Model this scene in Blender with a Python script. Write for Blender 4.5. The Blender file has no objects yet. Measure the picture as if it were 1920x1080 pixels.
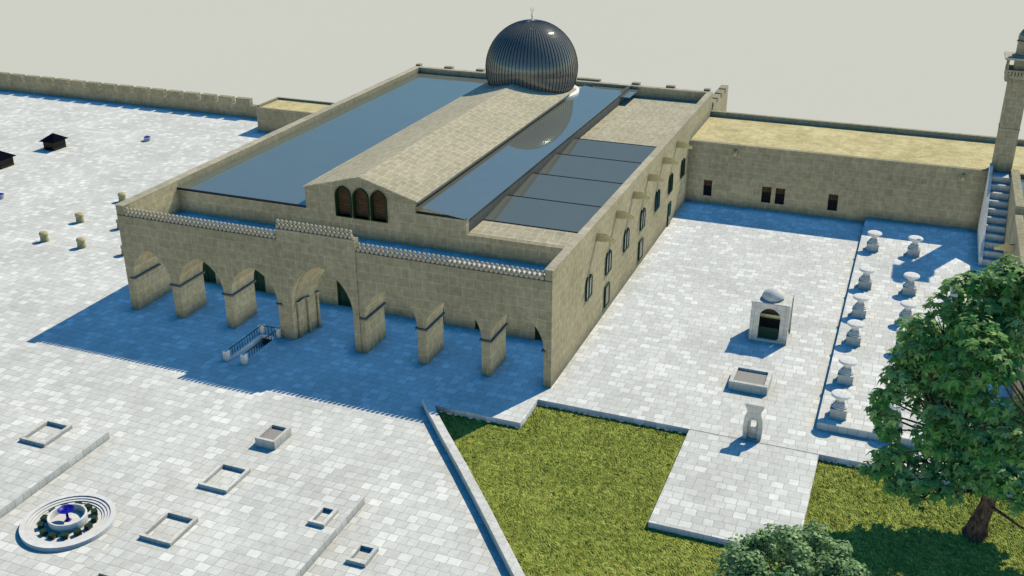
import bpy, bmesh, math, random
from mathutils import Vector, Matrix
from mathutils.geometry import intersect_point_line
R = math.radians
sc = bpy.context.scene
COL = sc.collection
random.seed(7)

# ------------------------------------------------------------------ nodes
def new_mat(name):
    m = bpy.data.materials.new(name); m.use_nodes = True
    nt = m.node_tree; nt.nodes.clear()
    out = nt.nodes.new('ShaderNodeOutputMaterial'); b = nt.nodes.new('ShaderNodeBsdfPrincipled')
    nt.links.new(b.outputs[0], out.inputs[0])
    return m, nt, b
def N(nt, t, **kw):
    n = nt.nodes.new(t)
    for k, v in kw.items():
        if k.startswith('i_'):
            key = k[2:]
            key = int(key) if key.isdigit() else key.replace('_', ' ')
            n.inputs[key].default_value = v
        else: setattr(n, k, v)
    return n
def L(nt, a, b): nt.links.new(a, b)
def c4(c): return (c[0], c[1], c[2], 1.0)

def planar(nt, warp=0.0):
    """flat coordinates in metres on floors and walls alike, from real position and face direction"""
    g = N(nt, 'ShaderNodeNewGeometry')
    p = N(nt, 'ShaderNodeSeparateXYZ'); L(nt, g.outputs['Position'], p.inputs[0])
    nn = N(nt, 'ShaderNodeSeparateXYZ'); L(nt, g.outputs['True Normal'], nn.inputs[0])
    def M(op, a, b=None):
        m = N(nt, 'ShaderNodeMath', operation=op)
        for i, v in enumerate((a, b)):
            if v is None: continue
            if isinstance(v, (int, float)): m.inputs[i].default_value = v
            else: L(nt, v, m.inputs[i])
        return m.outputs[0]
    ax, ay, az = (M('ABSOLUTE', nn.outputs[i]) for i in range(3))
    flat = M('GREATER_THAN', az, 0.72)
    side = M('GREATER_THAN', ax, ay)
    def mixf(f, a, b):
        m = N(nt, 'ShaderNodeMix', data_type='FLOAT')
        L(nt, f, m.inputs[0]); L(nt, a, m.inputs[2]); L(nt, b, m.inputs[3]); return m.outputs[0]
    u = mixf(flat, mixf(side, p.outputs[0], p.outputs[1]), p.outputs[0])
    v = mixf(flat, p.outputs[2], p.outputs[1])
    c = N(nt, 'ShaderNodeCombineXYZ'); L(nt, u, c.inputs[0]); L(nt, v, c.inputs[1])
    vec = c.outputs[0]
    if warp:
        nz = N(nt, 'ShaderNodeTexNoise', i_Scale=0.9, i_Detail=3.0); L(nt, g.outputs['Position'], nz.inputs['Vector'])
        s = N(nt, 'ShaderNodeVectorMath', operation='SUBTRACT'); L(nt, nz.outputs['Color'], s.inputs[0]); s.inputs[1].default_value = (.5, .5, .5)
        sc_ = N(nt, 'ShaderNodeVectorMath', operation='SCALE'); L(nt, s.outputs[0], sc_.inputs[0]); sc_.inputs['Scale'].default_value = warp
        ad = N(nt, 'ShaderNodeVectorMath', operation='ADD'); L(nt, vec, ad.inputs[0]); L(nt, sc_.outputs[0], ad.inputs[1]); vec = ad.outputs[0]
    return g, vec

def mixc(nt, f, a, b, mode='MIX'):
    m = N(nt, 'ShaderNodeMix', data_type='RGBA', blend_type=mode)
    for s, v in ((m.inputs[0], f), (m.inputs[6], a), (m.inputs[7], b)):
        if isinstance(v, (int, float)): s.default_value = v
        elif isinstance(v, tuple): s.default_value = c4(v)
        else: L(nt, v, s)
    return m.outputs[2]
def ramp(nt, f, p0, p1, c0=(0, 0, 0), c1=(1, 1, 1)):
    r = N(nt, 'ShaderNodeValToRGB'); L(nt, f, r.inputs[0])
    e = r.color_ramp.elements; e[0].position = p0; e[1].position = p1; e[0].color = c4(c0); e[1].color = c4(c1)
    return r.outputs[0]

def masonry(name, c1, c2, mortar, bw, rh, ms, smooth=0.1, off=0.5, squash=1.0, sqf=2, warp=0.06, rough=0.9, mott=0.25, mscale=1.4, bump=0.25, big=0.12, bigscale=0.12, offs=(0, 0)):
    m, nt, b = new_mat(name)
    g, vec = planar(nt, warp)
    mp = N(nt, 'ShaderNodeMapping'); L(nt, vec, mp.inputs[0]); mp.inputs['Location'].default_value = (offs[0], offs[1], 0)
    br = N(nt, 'ShaderNodeTexBrick', offset=off, squash=squash, squash_frequency=sqf)
    L(nt, mp.outputs[0], br.inputs['Vector'])
    br.inputs['Scale'].default_value = 1.0; br.inputs['Brick Width'].default_value = bw; br.inputs['Row Height'].default_value = rh
    br.inputs['Mortar Size'].default_value = ms; br.inputs['Mortar Smooth'].default_value = smooth
    br.inputs['Color1'].default_value = c4(c1); br.inputs['Color2'].default_value = c4(c2); br.inputs['Mortar'].default_value = c4(mortar)
    n1 = N(nt, 'ShaderNodeTexNoise', i_Scale=mscale, i_Detail=8.0, i_Roughness=0.65); L(nt, g.outputs['Position'], n1.inputs['Vector'])
    n2 = N(nt, 'ShaderNodeTexNoise', i_Scale=bigscale, i_Detail=4.0); L(nt, g.outputs['Position'], n2.inputs['Vector'])
    lo, hi = 1 - mott, 1 + mott
    col = mixc(nt, 1.0, br.outputs['Color'], ramp(nt, n1.outputs[0], 0.3, 0.7, (lo, lo, lo * .98), (hi, hi, hi)), 'MULTIPLY')
    lo, hi = 1 - big, 1 + big
    col = mixc(nt, 1.0, col, ramp(nt, n2.outputs[0], 0.32, 0.68, (lo, lo, lo), (hi, hi, hi)), 'MULTIPLY')
    L(nt, col, b.inputs['Base Color']); b.inputs['Roughness'].default_value = rough
    b.inputs['Specular IOR Level'].default_value = 0.15
    inv = N(nt, 'ShaderNodeMath', operation='MULTIPLY_ADD'); L(nt, br.outputs['Fac'], inv.inputs[0]); inv.inputs[1].default_value = -1.0
    L(nt, n1.outputs[0], inv.inputs[2])
    bp = N(nt, 'ShaderNodeBump', i_Strength=bump, i_Distance=0.05); L(nt, inv.outputs[0], bp.inputs['Height']); L(nt, bp.outputs[0], b.inputs['Normal'])
    return m
def plain(name, c, rough=0.8, metal=0.0, var=0.0, scale=4.0, bump=0.0, spec=0.3):
    m, nt, b = new_mat(name)
    b.inputs['Base Color'].default_value = c4(c); b.inputs['Roughness'].default_value = rough; b.inputs['Metallic'].default_value = metal
    b.inputs['Specular IOR Level'].default_value = spec
    if var or bump:
        tc = N(nt, 'ShaderNodeTexCoord')
        n1 = N(nt, 'ShaderNodeTexNoise', i_Scale=scale, i_Detail=6.0); L(nt, tc.outputs['Object'], n1.inputs['Vector'])
        lo, hi = 1 - var, 1 + var
        L(nt, mixc(nt, 1.0, c, ramp(nt, n1.outputs[0], 0.3, 0.7, (lo, lo, lo), (hi, hi, hi)), 'MULTIPLY'), b.inputs['Base Color'])
        if bump:
            bp = N(nt, 'ShaderNodeBump', i_Strength=bump, i_Distance=0.05); L(nt, n1.outputs[0], bp.inputs['Height']); L(nt, bp.outputs[0], b.inputs['Normal'])
    return m

M = {}
M['paving'] = masonry('paving', (.615, .62, .595), (.705, .71, .685), (.47, .465, .44), 1.2, 1.0, .055, smooth=.95, off=.45, squash=.8, sqf=3, warp=.20, mott=.11, mscale=1.1, bump=.35, big=.09, bigscale=.10)
def brighten(m, mix=.75):
    nt = m.node_tree; b = [n for n in nt.nodes if n.type == 'BSDF_PRINCIPLED'][0]; br = [n for n in nt.nodes if n.type == 'TEX_BRICK'][0]
    b2 = nt.nodes.new('ShaderNodeTexBrick'); b2.offset = br.offset; b2.offset_frequency = br.offset_frequency; b2.squash = br.squash; b2.squash_frequency = br.squash_frequency
    for k in ('Scale', 'Mortar Size', 'Mortar Smooth', 'Brick Width', 'Row Height'): b2.inputs[k].default_value = br.inputs[k].default_value
    b2.inputs['Color1'].default_value = (0, 0, 0, 1); b2.inputs['Color2'].default_value = (1, 1, 1, 1); b2.inputs['Mortar'].default_value = (0, 0, 0, 1)
    nt.links.new(br.inputs['Vector'].links[0].from_socket, b2.inputs['Vector'])
    old = b.inputs['Base Color'].links[0].from_socket
    f = ramp(nt, b2.outputs['Color'], .6, .95, (1, 1, 1), (1.15, 1.15, 1.16))
    nt.links.new(mixc(nt, 1.0, old, f, 'MULTIPLY'), b.inputs['Base Color'])
brighten(M['paving'])
M['stone'] = masonry('wall_stone', (.292, .270, .180), (.332, .307, .210), (.41, .385, .285), 1.6, 1.15, .042, smooth=.4, off=.42, squash=.6, sqf=3, warp=.07, mott=.23, mscale=1.5, bump=.3, big=.1)
M['roofstone'] = masonry('roof_stone', (.39, .355, .255), (.44, .405, .295), (.60, .56, .43), 1.35, 1.25, .045, smooth=.3, off=.4, squash=.7, sqf=2, warp=.05, mott=.18, mscale=1.2, bump=.2, big=.07)
M['whitestone'] = masonry('white_stone', (.60, .60, .57), (.72, .72, .69), (.44, .44, .41), .95, .62, .02, smooth=.5, warp=.06, mott=.14, mscale=1.6, bump=.3)
M['curb'] = masonry('kerb_stone', (.62, .62, .59), (.72, .72, .69), (.48, .48, .45), 1.1, .9, .03, smooth=.5, warp=.08, mott=.14, mscale=1.6, bump=.3)
M['carved'] = plain('carved_white_stone', (.74, .74, .72), .9, 0, .14, 3.0, .25, .15)
M['merlon'] = plain('merlon_stone', (.43, .395, .30), .9, 0, .15, 3.0, .2, .15)
M['capstone'] = masonry('cap_stone', (.40, .37, .28), (.47, .435, .335), (.56, .52, .42), 2.2, 2.2, .03, warp=.05, mott=.2, mscale=1.4, bump=.2)
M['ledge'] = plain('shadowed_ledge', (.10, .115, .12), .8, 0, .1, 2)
M['darkfascia'] = plain('dark_fascia', (.085, .095, .095), .9, 0, .15, 1.5)  # much darker colour than the other walls, used on the aisle wall
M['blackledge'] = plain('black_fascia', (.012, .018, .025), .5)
M['concrete'] = plain('pale_concrete', (.74, .74, .73), .9, 0, .1, 1.5, .15, .15)
M['soil'] = plain('gravel_soil', (.35, .34, .32), 1, 0, .35, 14, .8, .1)
def sheet(name, cd, cg, rough):
    m, nt, b = new_mat(name); nt.nodes.remove(b)
    out = [n for n in nt.nodes if n.type == 'OUTPUT_MATERIAL'][0]
    g = N(nt, 'ShaderNodeNewGeometry'); n1 = N(nt, 'ShaderNodeTexNoise', i_Scale=.35, i_Detail=5.0); L(nt, g.outputs['Position'], n1.inputs['Vector'])
    d = N(nt, 'ShaderNodeBsdfDiffuse'); L(nt, ramp(nt, n1.outputs[0], .3, .7, tuple(v * .97 for v in cd), tuple(v * 1.03 for v in cd)), d.inputs[0])
    gl = N(nt, 'ShaderNodeBsdfGlossy'); gl.inputs['Color'].default_value = c4(cg); gl.inputs['Roughness'].default_value = rough
    ad = N(nt, 'ShaderNodeAddShader'); L(nt, d.outputs[0], ad.inputs[0]); L(nt, gl.outputs[0], ad.inputs[1]); L(nt, ad.outputs[0], out.inputs[0])
    return m
M['leadglass'] = sheet('polished_roof_sheet', (.105, .11, .10), (.20, .30, .27), .015)
M['darkglass'] = sheet('dark_glazed_roof', (.115, .125, .115), (.13, .18, .14), .03)
M['dome'] = sheet('dark_lead', (.14, .14, .13), (.105, .10, .085), .05)
M['rib'] = plain('lead_seam', (.022, .026, .034), .3, .9)
M['whitetrim'] = plain('white_trim', (.80, .80, .80), .6)
M['green'] = plain('dark_green_paint', (.004, .045, .022), .45, 0, .2, 2)
M['greenframe'] = plain('green_frame', (.007, .04, .011), .6)
M['brownpane'] = masonry('brown_shutter', (.085, .050, .028), (.11, .068, .040), (.05, .032, .020), 2.0, .2, .03, warp=0, mott=.35, bump=.5)
M['blackpane'] = plain('black_opening', (.006, .007, .007), .4)
M['bluepane'] = plain('painted_reflection_glass', (.02, .09, .17), .15)  # blue reflection painted into the base colour of the pane
M['yellow'] = plain('yellow_stone', (.58, .50, .25), .9, 0, .15, 3, .2, .15)
M['bollard'] = plain('bollard_stone', (.50, .45, .25), .95, 0, .2, 3, .3, .1)
M['blue'] = plain('blue_enamel', (.008, .008, .34), .45)
M['hutwall'] = plain('hut_brown', (.035, .028, .022), .8, 0, .15, 1)
M['black'] = plain('black_roof', (.004, .006, .012), 1.0, spec=0)
def barkmat():
    m, nt, b = new_mat('bark')
    g = N(nt, 'ShaderNodeNewGeometry'); mp = N(nt, 'ShaderNodeMapping'); L(nt, g.outputs['Position'], mp.inputs[0]); mp.inputs['Scale'].default_value = (7, 7, 1.3)
    n1 = N(nt, 'ShaderNodeTexNoise', i_Scale=1.0, i_Detail=6.0, i_Roughness=.7, i_Distortion=.5); L(nt, mp.outputs[0], n1.inputs['Vector'])
    L(nt, ramp(nt, n1.outputs[0], .38, .64, (.028, .021, .018), (.17, .13, .10)), b.inputs['Base Color']); b.inputs['Roughness'].default_value = 1; b.inputs['Specular IOR Level'].default_value = 0
    bp = N(nt, 'ShaderNodeBump', i_Strength=1.0, i_Distance=.25); L(nt, n1.outputs[0], bp.inputs['Height']); L(nt, bp.outputs[0], b.inputs['Normal'])
    return m
M['bark'] = barkmat()
M['seatgreen'] = plain('seat_green', (.012, .045, .022), .6)
M['seatbrown'] = plain('seat_wood', (.11, .085, .04), .7, 0, .2, 6)
M['railgreen'] = plain('rail_green', (.004, .035, .025), .4)

def lattice():
    m, nt, b = new_mat('window_lattice')
    g, vec = planar(nt)
    mp = N(nt, 'ShaderNodeMapping'); L(nt, vec, mp.inputs[0]); mp.inputs['Scale'].default_value = (1, 1, 1)
    br = N(nt, 'ShaderNodeTexBrick', offset=0.0); L(nt, mp.outputs[0], br.inputs['Vector'])
    br.inputs['Scale'].default_value = 1; br.inputs['Brick Width'].default_value = .22; br.inputs['Row Height'].default_value = .26; br.inputs['Mortar Size'].default_value = .05
    br.inputs['Color1'].default_value = (.05, .06, .05, 1); br.inputs['Color2'].default_value = (.09, .10, .09, 1); br.inputs['Mortar'].default_value = (.52, .53, .50, 1)
    L(nt, br.outputs['Color'], b.inputs['Base Color']); b.inputs['Roughness'].default_value = .7
    return m
M['lattice'] = lattice()

def sandmat():
    m, nt, b = new_mat('sandy_roof')
    g = N(nt, 'ShaderNodeNewGeometry')
    mp = N(nt, 'ShaderNodeMapping'); L(nt, g.outputs['Position'], mp.inputs[0]); mp.inputs['Scale'].default_value = (1, 1.0, 1)
    n1 = N(nt, 'ShaderNodeTexNoise', i_Scale=.55, i_Detail=14.0, i_Roughness=.78); L(nt, mp.outputs[0], n1.inputs['Vector'])
    n2 = N(nt, 'ShaderNodeTexNoise', i_Scale=6.0, i_Detail=8.0, i_Roughness=.8); L(nt, mp.outputs[0], n2.inputs['Vector'])
    n3 = N(nt, 'ShaderNodeTexNoise', i_Scale=.12, i_Detail=3.0); L(nt, mp.outputs[0], n3.inputs['Vector'])
    c = ramp(nt, n1.outputs[0], .42, .58, (.42, .34, .145), (.78, .70, .40))
    c = mixc(nt, .5, c, ramp(nt, n2.outputs[0], .35, .7, (.36, .29, .12), (.86, .79, .50)))
    c = mixc(nt, 1.0, c, ramp(nt, n3.outputs[0], .35, .65, (.88, .87, .84), (1.08, 1.08, 1.1)), 'MULTIPLY')
    L(nt, c, b.inputs['Base Color']); b.inputs['Roughness'].default_value = 1; b.inputs['Specular IOR Level'].default_value = .1
    bp = N(nt, 'ShaderNodeBump', i_Strength=.6, i_Distance=.1); L(nt, n2.outputs[0], bp.inputs['Height']); L(nt, bp.outputs[0], b.inputs['Normal'])
    return m
M['sand'] = sandmat()

def grassmat(name='turf', blades=False):
    m, nt, b = new_mat(name)
    g = N(nt, 'ShaderNodeNewGeometry')
    mp = N(nt, 'ShaderNodeMapping'); L(nt, g.outputs['Position'], mp.inputs[0]); mp.inputs['Rotation'].default_value = (0, 0, R(28)); mp.inputs['Scale'].default_value = (1.6, 4.2, 1)
    n1 = N(nt, 'ShaderNodeTexNoise', i_Scale=1.0, i_Detail=7.0, i_Roughness=.62, i_Distortion=.7); L(nt, mp.outputs[0], n1.inputs['Vector'])
    n2 = N(nt, 'ShaderNodeTexNoise', i_Scale=.25, i_Detail=4.0); L(nt, g.outputs['Position'], n2.inputs['Vector'])
    n3 = N(nt, 'ShaderNodeTexNoise', i_Scale=1.3, i_Detail=3.0); L(nt, g.outputs['Position'], n3.inputs['Vector'])
    c = ramp(nt, n1.outputs[0], .34, .66, (.20, .245, .045), (.43, .49, .115))
    c = mixc(nt, ramp(nt, n3.outputs[0], .55, .75), c, (.30, .23, .06), 'MIX') if not blades else mixc(nt, ramp(nt, n3.outputs[0], .55, .8), c, (.30, .25, .06))
    c = mixc(nt, 1.0, c, ramp(nt, n2.outputs[0], .3, .7, (.82, .85, .8), (1.15, 1.12, 1.1)), 'MULTIPLY')
    if blades:
        a = N(nt, 'ShaderNodeAttribute', attribute_name='tone')
        c = mixc(nt, 1.0, c, ramp(nt, a.outputs['Fac'], 0, 1, (.75, .8, .7), (1.3, 1.28, 1.2)), 'MULTIPLY')
    L(nt, c, b.inputs['Base Color']); b.inputs['Roughness'].default_value = .9; b.inputs['Specular IOR Level'].default_value = .1
    bp = N(nt, 'ShaderNodeBump', i_Strength=.9, i_Distance=.22); L(nt, n1.outputs[0], bp.inputs['Height']); L(nt, bp.outputs[0], b.inputs['Normal'])
    return m
M['turf'] = grassmat(); M['blades'] = grassmat('grass_blades', True)

def leafmat(name, dark, light):
    m, nt, b = new_mat(name)
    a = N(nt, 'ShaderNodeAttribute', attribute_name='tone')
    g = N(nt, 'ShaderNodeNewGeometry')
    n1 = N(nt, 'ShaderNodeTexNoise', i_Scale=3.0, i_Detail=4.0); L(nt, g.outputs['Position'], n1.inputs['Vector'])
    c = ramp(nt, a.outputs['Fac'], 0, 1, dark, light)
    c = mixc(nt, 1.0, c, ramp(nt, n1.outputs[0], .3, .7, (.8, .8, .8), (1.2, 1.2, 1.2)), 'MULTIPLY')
    L(nt, c, b.inputs['Base Color']); b.inputs['Roughness'].default_value = .55; b.inputs['Specular IOR Level'].default_value = .25
    out = [n for n in nt.nodes if n.type == 'OUTPUT_MATERIAL'][0]
    tr = N(nt, 'ShaderNodeBsdfTranslucent'); L(nt, c, tr.inputs[0])
    ms = N(nt, 'ShaderNodeMixShader'); ms.inputs[0].default_value = .28; L(nt, b.outputs[0], ms.inputs[1]); L(nt, tr.outputs[0], ms.inputs[2]); L(nt, ms.outputs[0], out.inputs[0])
    return m
M['maple'] = leafmat('maple_leaves', (.065, .25, .05), (.40, .58, .19))
M['bush'] = leafmat('grey_green_leaves', (.10, .24, .085), (.40, .58, .25))

def plainground():
    m, nt, b = new_mat('pale_plain')
    g = N(nt, 'ShaderNodeNewGeometry')
    n1 = N(nt, 'ShaderNodeTexNoise', i_Scale=.0012, i_Detail=3.0); L(nt, g.outputs['Position'], n1.inputs['Vector'])
    L(nt, ramp(nt, n1.outputs[0], .3, .7, (.600, .590, .522), (.614, .604, .536)), b.inputs['Base Color'])
    b.inputs['Roughness'].default_value = 1; b.inputs['Specular IOR Level'].default_value = 0
    return m
M['plain'] = plainground()

# ------------------------------------------------------------------ mesh helpers
def box(bm, x0, x1, y0, y1, z0, z1):
    vs = [bm.verts.new(p) for p in ((x0, y0, z0), (x1, y0, z0), (x1, y1, z0), (x0, y1, z0), (x0, y0, z1), (x1, y0, z1), (x1, y1, z1), (x0, y1, z1))]
    for f in ((0, 3, 2, 1), (4, 5, 6, 7), (0, 1, 5, 4), (1, 2, 6, 5), (2, 3, 7, 6), (3, 0, 4, 7)): bm.faces.new([vs[i] for i in f])
def BM(): return bmesh.new()
def boxes(*bs):
    bm = BM()
    for b in bs: box(bm, *b)
    return bm
def prism(outer, holes, axis, a, b, bm=None):
    """fill a 2-D outline with holes and extrude it along an axis from a to b"""
    bm = bm or BM()
    def P(u, v, t): return {'x': (t, u, v), 'y': (u, t, v), 'z': (u, v, t)}[axis]
    edges = []; allv = []
    for loop in [outer] + list(holes):
        vs = [bm.verts.new(P(u, v, a)) for u, v in loop]; allv += vs
        edges += [bm.edges.new((vs[i], vs[(i + 1) % len(vs)])) for i in range(len(vs))]
    r = bmesh.ops.triangle_fill(bm, use_beauty=True, use_dissolve=False, edges=edges)
    faces = [f for f in r['geom'] if isinstance(f, bmesh.types.BMFace)]
    ex = bmesh.ops.extrude_face_region(bm, geom=faces)
    d = Vector(P(0, 0, b)) - Vector(P(0, 0, a))
    bmesh.ops.translate(bm, verts=[v for v in ex['geom'] if isinstance(v, bmesh.types.BMVert)], vec=d)
    bmesh.ops.recalc_face_normals(bm, faces=bm.faces)
    return bm
def lathe(bm, prof, cx, cy, seg=24, cap=True, ang0=0.0):
    rings = []
    for r, z in prof:
        rings.append([bm.verts.new((cx + r * math.cos(ang0 + 2 * math.pi * i / seg), cy + r * math.sin(ang0 + 2 * math.pi * i / seg), z)) for i in range(seg)])
    for a, b in zip(rings, rings[1:]):
        for i in range(seg): bm.faces.new((a[i], a[(i + 1) % seg], b[(i + 1) % seg], b[i]))
    if cap:
        bm.faces.new(rings[0][::-1]); bm.faces.new(rings[-1])
    return bm
def tube(bm, p, q, r0, r1=None, seg=8):
    r1 = r0 if r1 is None else r1
    p = Vector(p); q = Vector(q); d = (q - p).normalized()
    u = d.orthogonal().normalized(); w = d.cross(u)
    A = [bm.verts.new(p + r0 * (u * math.cos(t) + w * math.sin(t))) for t in (2 * math.pi * i / seg for i in range(seg))]
    B = [bm.verts.new(q + r1 * (u * math.cos(t) + w * math.sin(t))) for t in (2 * math.pi * i / seg for i in range(seg))]
    for i in range(seg): bm.faces.new((A[i], A[(i + 1) % seg], B[(i + 1) % seg], B[i]))
    bm.faces.new(A[::-1]); bm.faces.new(B)
def wpos(o):
    v = Vector(o.location)
    while o.parent: o = o.parent; v += o.location
    return v
def obj(name, bm, mat, parent=None, smooth=False, bevel=0.0, recalc=True):
    if recalc: bmesh.ops.recalc_face_normals(bm, faces=bm.faces)
    xs = [v.co for v in bm.verts]
    c = Vector(((min(v.x for v in xs) + max(v.x for v in xs)) / 2, (min(v.y for v in xs) + max(v.y for v in xs)) / 2, min(v.z for v in xs)))
    bmesh.ops.translate(bm, verts=bm.verts, vec=-c)
    me = bpy.data.meshes.new(name); bm.to_mesh(me); bm.free()
    me.materials.append(M[mat] if isinstance(mat, str) else mat)
    if smooth:
        for p in me.polygons: p.use_smooth = True
    o = bpy.data.objects.new(name, me); COL.objects.link(o)
    if parent: o.parent = parent; o.location = c - wpos(parent)
    else: o.location = c
    if bevel:
        md = o.modifiers.new('bevel', 'BEVEL'); md.width = bevel; md.segments = 2; md.limit_method = 'ANGLE'
    return o
def tag(o, label=None, cat=None, group=None, kind=None):
    if label: o['label'] = label
    if cat: o['category'] = cat
    if group: o['group'] = group
    if kind: o['kind'] = kind
    return o
def thing(name, label, cat, loc=(0, 0, 0), group=None):
    o = bpy.data.objects.new(name, None); COL.objects.link(o); o.location = loc; o.empty_display_size = .5
    return tag(o, label, cat, group)
def struct(name, bm, mat):
    o = obj(name, bm, mat); o['kind'] = 'structure'; return o
def kids(o): return [c for c in bpy.data.objects if c.parent == o]
def dup(o, loc=None, parent=None, label=None, rotz=None):
    c = o.copy(); COL.objects.link(c)
    if parent: c.parent = parent
    if loc is not None: c.location = loc
    if rotz is not None: c.rotation_euler = (0, 0, rotz)
    if label: c['label'] = label
    for k in kids(o): dup(k, parent=c)
    return c

def arch_pts(x0, x1, zs, rise, n=14):
    """pointed arch from (x0,zs) over the crown to (x1,zs)"""
    hw = (x1 - x0) / 2; cx = (x0 + x1) / 2
    c = max(0.0, (rise * rise - hw * hw) / (2 * hw)); Rr = hw + c
    a_end = math.acos(c / Rr) if Rr else math.pi / 2
    left = []
    for i in range(n + 1):
        a = a_end * i / n
        left.append((cx + c - Rr * math.cos(a), zs + Rr * math.sin(a) * (1 if c else rise / hw)))
    right = [(2 * cx - x, z) for x, z in left[::-1]][1:]
    return left + right

# ------------------------------------------------------------------ ground (the setting)
DW = [(44.6, -8.4), (46.3, -10.5), (49.1, -13.8), (53.2, -18.5), (57.6, -23.7), (63.2, -30.5), (72, -41), (90, -62), (124, -102)]
bm = BM()
def poly(bm, pts, z):
    f = bm.faces.new([bm.verts.new((x, y, z)) for x, y in pts]); return f
poly(bm, [(-330, -110), (19.5, -110), (19.5, 84.9), (-330, 84.9)], 0)
poly(bm, [(19.5, -110), (21.4, -110), (21.4, -7.1), (19.5, -7.1)], 0)
poly(bm, [(19.5, -.35), (21.4, -.35), (21.4, 84.9), (19.5, 84.9)], 0)
poly(bm, [(21.4, -110), (128, -110)] + DW[::-1] + [(44.9, -7.9), (55.5, -7.9), (55.5, -2.75), (150, -2.75), (150, 84.9), (21.4, 84.9)], 0)
r = bmesh.ops.extrude_face_region(bm, geom=bm.faces[:])
bmesh.ops.translate(bm, verts=[v for v in r['geom'] if isinstance(v, bmesh.types.BMVert)], vec=(0, 0, -1.3))
struct('pavement', bm, 'paving')
struct('terrace_foundation', boxes((-331, 151, -111, 86.5, -12, -4.2)), 'stone')
bm = BM(); poly(bm, [(-9000, -9000), (9000, -9000), (9000, 14000), (-9000, 14000)], -12)
struct('ground', bm, 'plain')
GRASS = DW[:-1][::-1] + [(44.95, -7.95), (55.45, -7.95), (55.45, -2.8), (150, -2.8), (150, -62)]
bm = BM(); poly(bm, GRASS, -.65); struct('lawn_soil', bm, 'turf')
struct('apron_pavement', boxes((71.9, 84.7, -19.3, -2.83, -1.2, -.012)), 'paving')
struct('left_paved_step', boxes((-120, 18.2, -90, -25.5, .004, .8)), 'paving')
struct('middle_paved_step', boxes((30.6, 47.3, -90, -26.0, .004, .8)), 'paving')
struct('raised_terrace', boxes((83.9, 102.5, 1.9, 65.7, .004, .8)), 'paving')

# grass blades
def inside(x, y, pts):
    c = False; j = len(pts) - 1
    for i in range(len(pts)):
        xi, yi = pts[i]; xj, yj = pts[j]
        if (yi > y) != (yj > y) and x < (xj - xi) * (y - yi) / (yj - yi) + xi: c = not c
        j = i
    return c
bm = BM(); lay = bm.loops.layers.color.new('tone')
rg = random.Random(3); n = 0
while n < 36000:
    x = rg.uniform(44, 112); y = rg.uniform(-46, -2.9)
    if not inside(x, y, GRASS) or (71.7 < x < 84.9 and y > -19.5) or y > (-8.15 if x < 55.7 else -3): continue
    if rg.random() < (y + 12) / -60: continue
    n += 1
    a = R(118) + rg.gauss(0, .5); ln = rg.uniform(.35, .85); h = rg.uniform(.04, .11); w = rg.uniform(.07, .16)
    dx, dy = math.cos(a), math.sin(a); t = rg.random()
    vs = [bm.verts.new(p) for p in ((x - dy * w, y + dx * w, -.66), (x + dy * w, y - dx * w, -.66), (x + dx * ln * .6 + dy * w * .7, y + dy * ln * .6 - dx * w * .7, -.65 + h), (x + dx * ln, y + dy * ln, -.65 + h * .75), (x + dx * ln * .6 - dy * w * .7, y + dy * ln * .6 + dx * w * .7, -.65 + h))]
    f = bm.faces.new(vs)
    for l in f.loops: l[lay] = (t, t, t, 1)
o = obj('grass', bm, 'blades', recalc=False); tag(o, 'short rough green grass covering the sunken lawn', 'grass', kind='stuff')

# diagonal low wall
bm = BM()
L_ = DW[:8]; off = []
for i, (x, y) in enumerate(L_):
    a = L_[max(i - 1, 0)]; b = L_[min(i + 1, len(L_) - 1)]
    d = Vector((b[0] - a[0], b[1] - a[1])).normalized(); nrm = Vector((-d.y, d.x)); off.append((x + nrm.x * .85, y + nrm.y * .85))
off[0] = (45.6, -8.0)
outer = L_ + off[::-1]
prism(outer, [], 'z', -.9, .82, bm)
o = obj('boundary_wall', bm, 'curb'); tag(o, 'long low white stone wall running diagonally along the left edge of the lawn', 'low wall')

# ------------------------------------------------------------------ mosque
MQ = thing('mosque', 'large tan stone mosque with arcaded front, grey ribbed dome and reflective roofs', 'mosque', (28, 0, 0))
def part(name, bm, mat, parent=MQ, label=None, **kw):
    o = obj(name, bm, mat, parent, **kw)
    if label: o['label'] = label
    return o
H = 13.96
part('side_wall', boxes((0, 1.1, .0, 82.6, .004, H - .12)), 'stone')
part('side_wall', boxes((55.15, 56, .0, 82.6, .004, H - .12)), 'stone')
part('rear_wall', boxes((1.1, 55.15, 81.7, 82.6, .004, H - .12)), 'stone')
part('coping', boxes((-.04, 1.14, -.04, 82.64, H - .12, H)), 'capstone')
part('coping', boxes((55.11, 56.04, -.04, 82.64, H - .12, H)), 'capstone')
part('coping', boxes((1.14, 55.11, 81.66, 82.64, H - .12, H - .004)), 'capstone')
for a, b in ((0, .9), (5.8, 7.4), (12.2, 13.6), (31.7, 35.9), (41.7, 43.1), (47.8, 49.3), (54.4, 55.4)):
    part('parapet_block', boxes((a, b, 82.66, 83.6, 12.5, 14.25)), 'stone')
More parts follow.
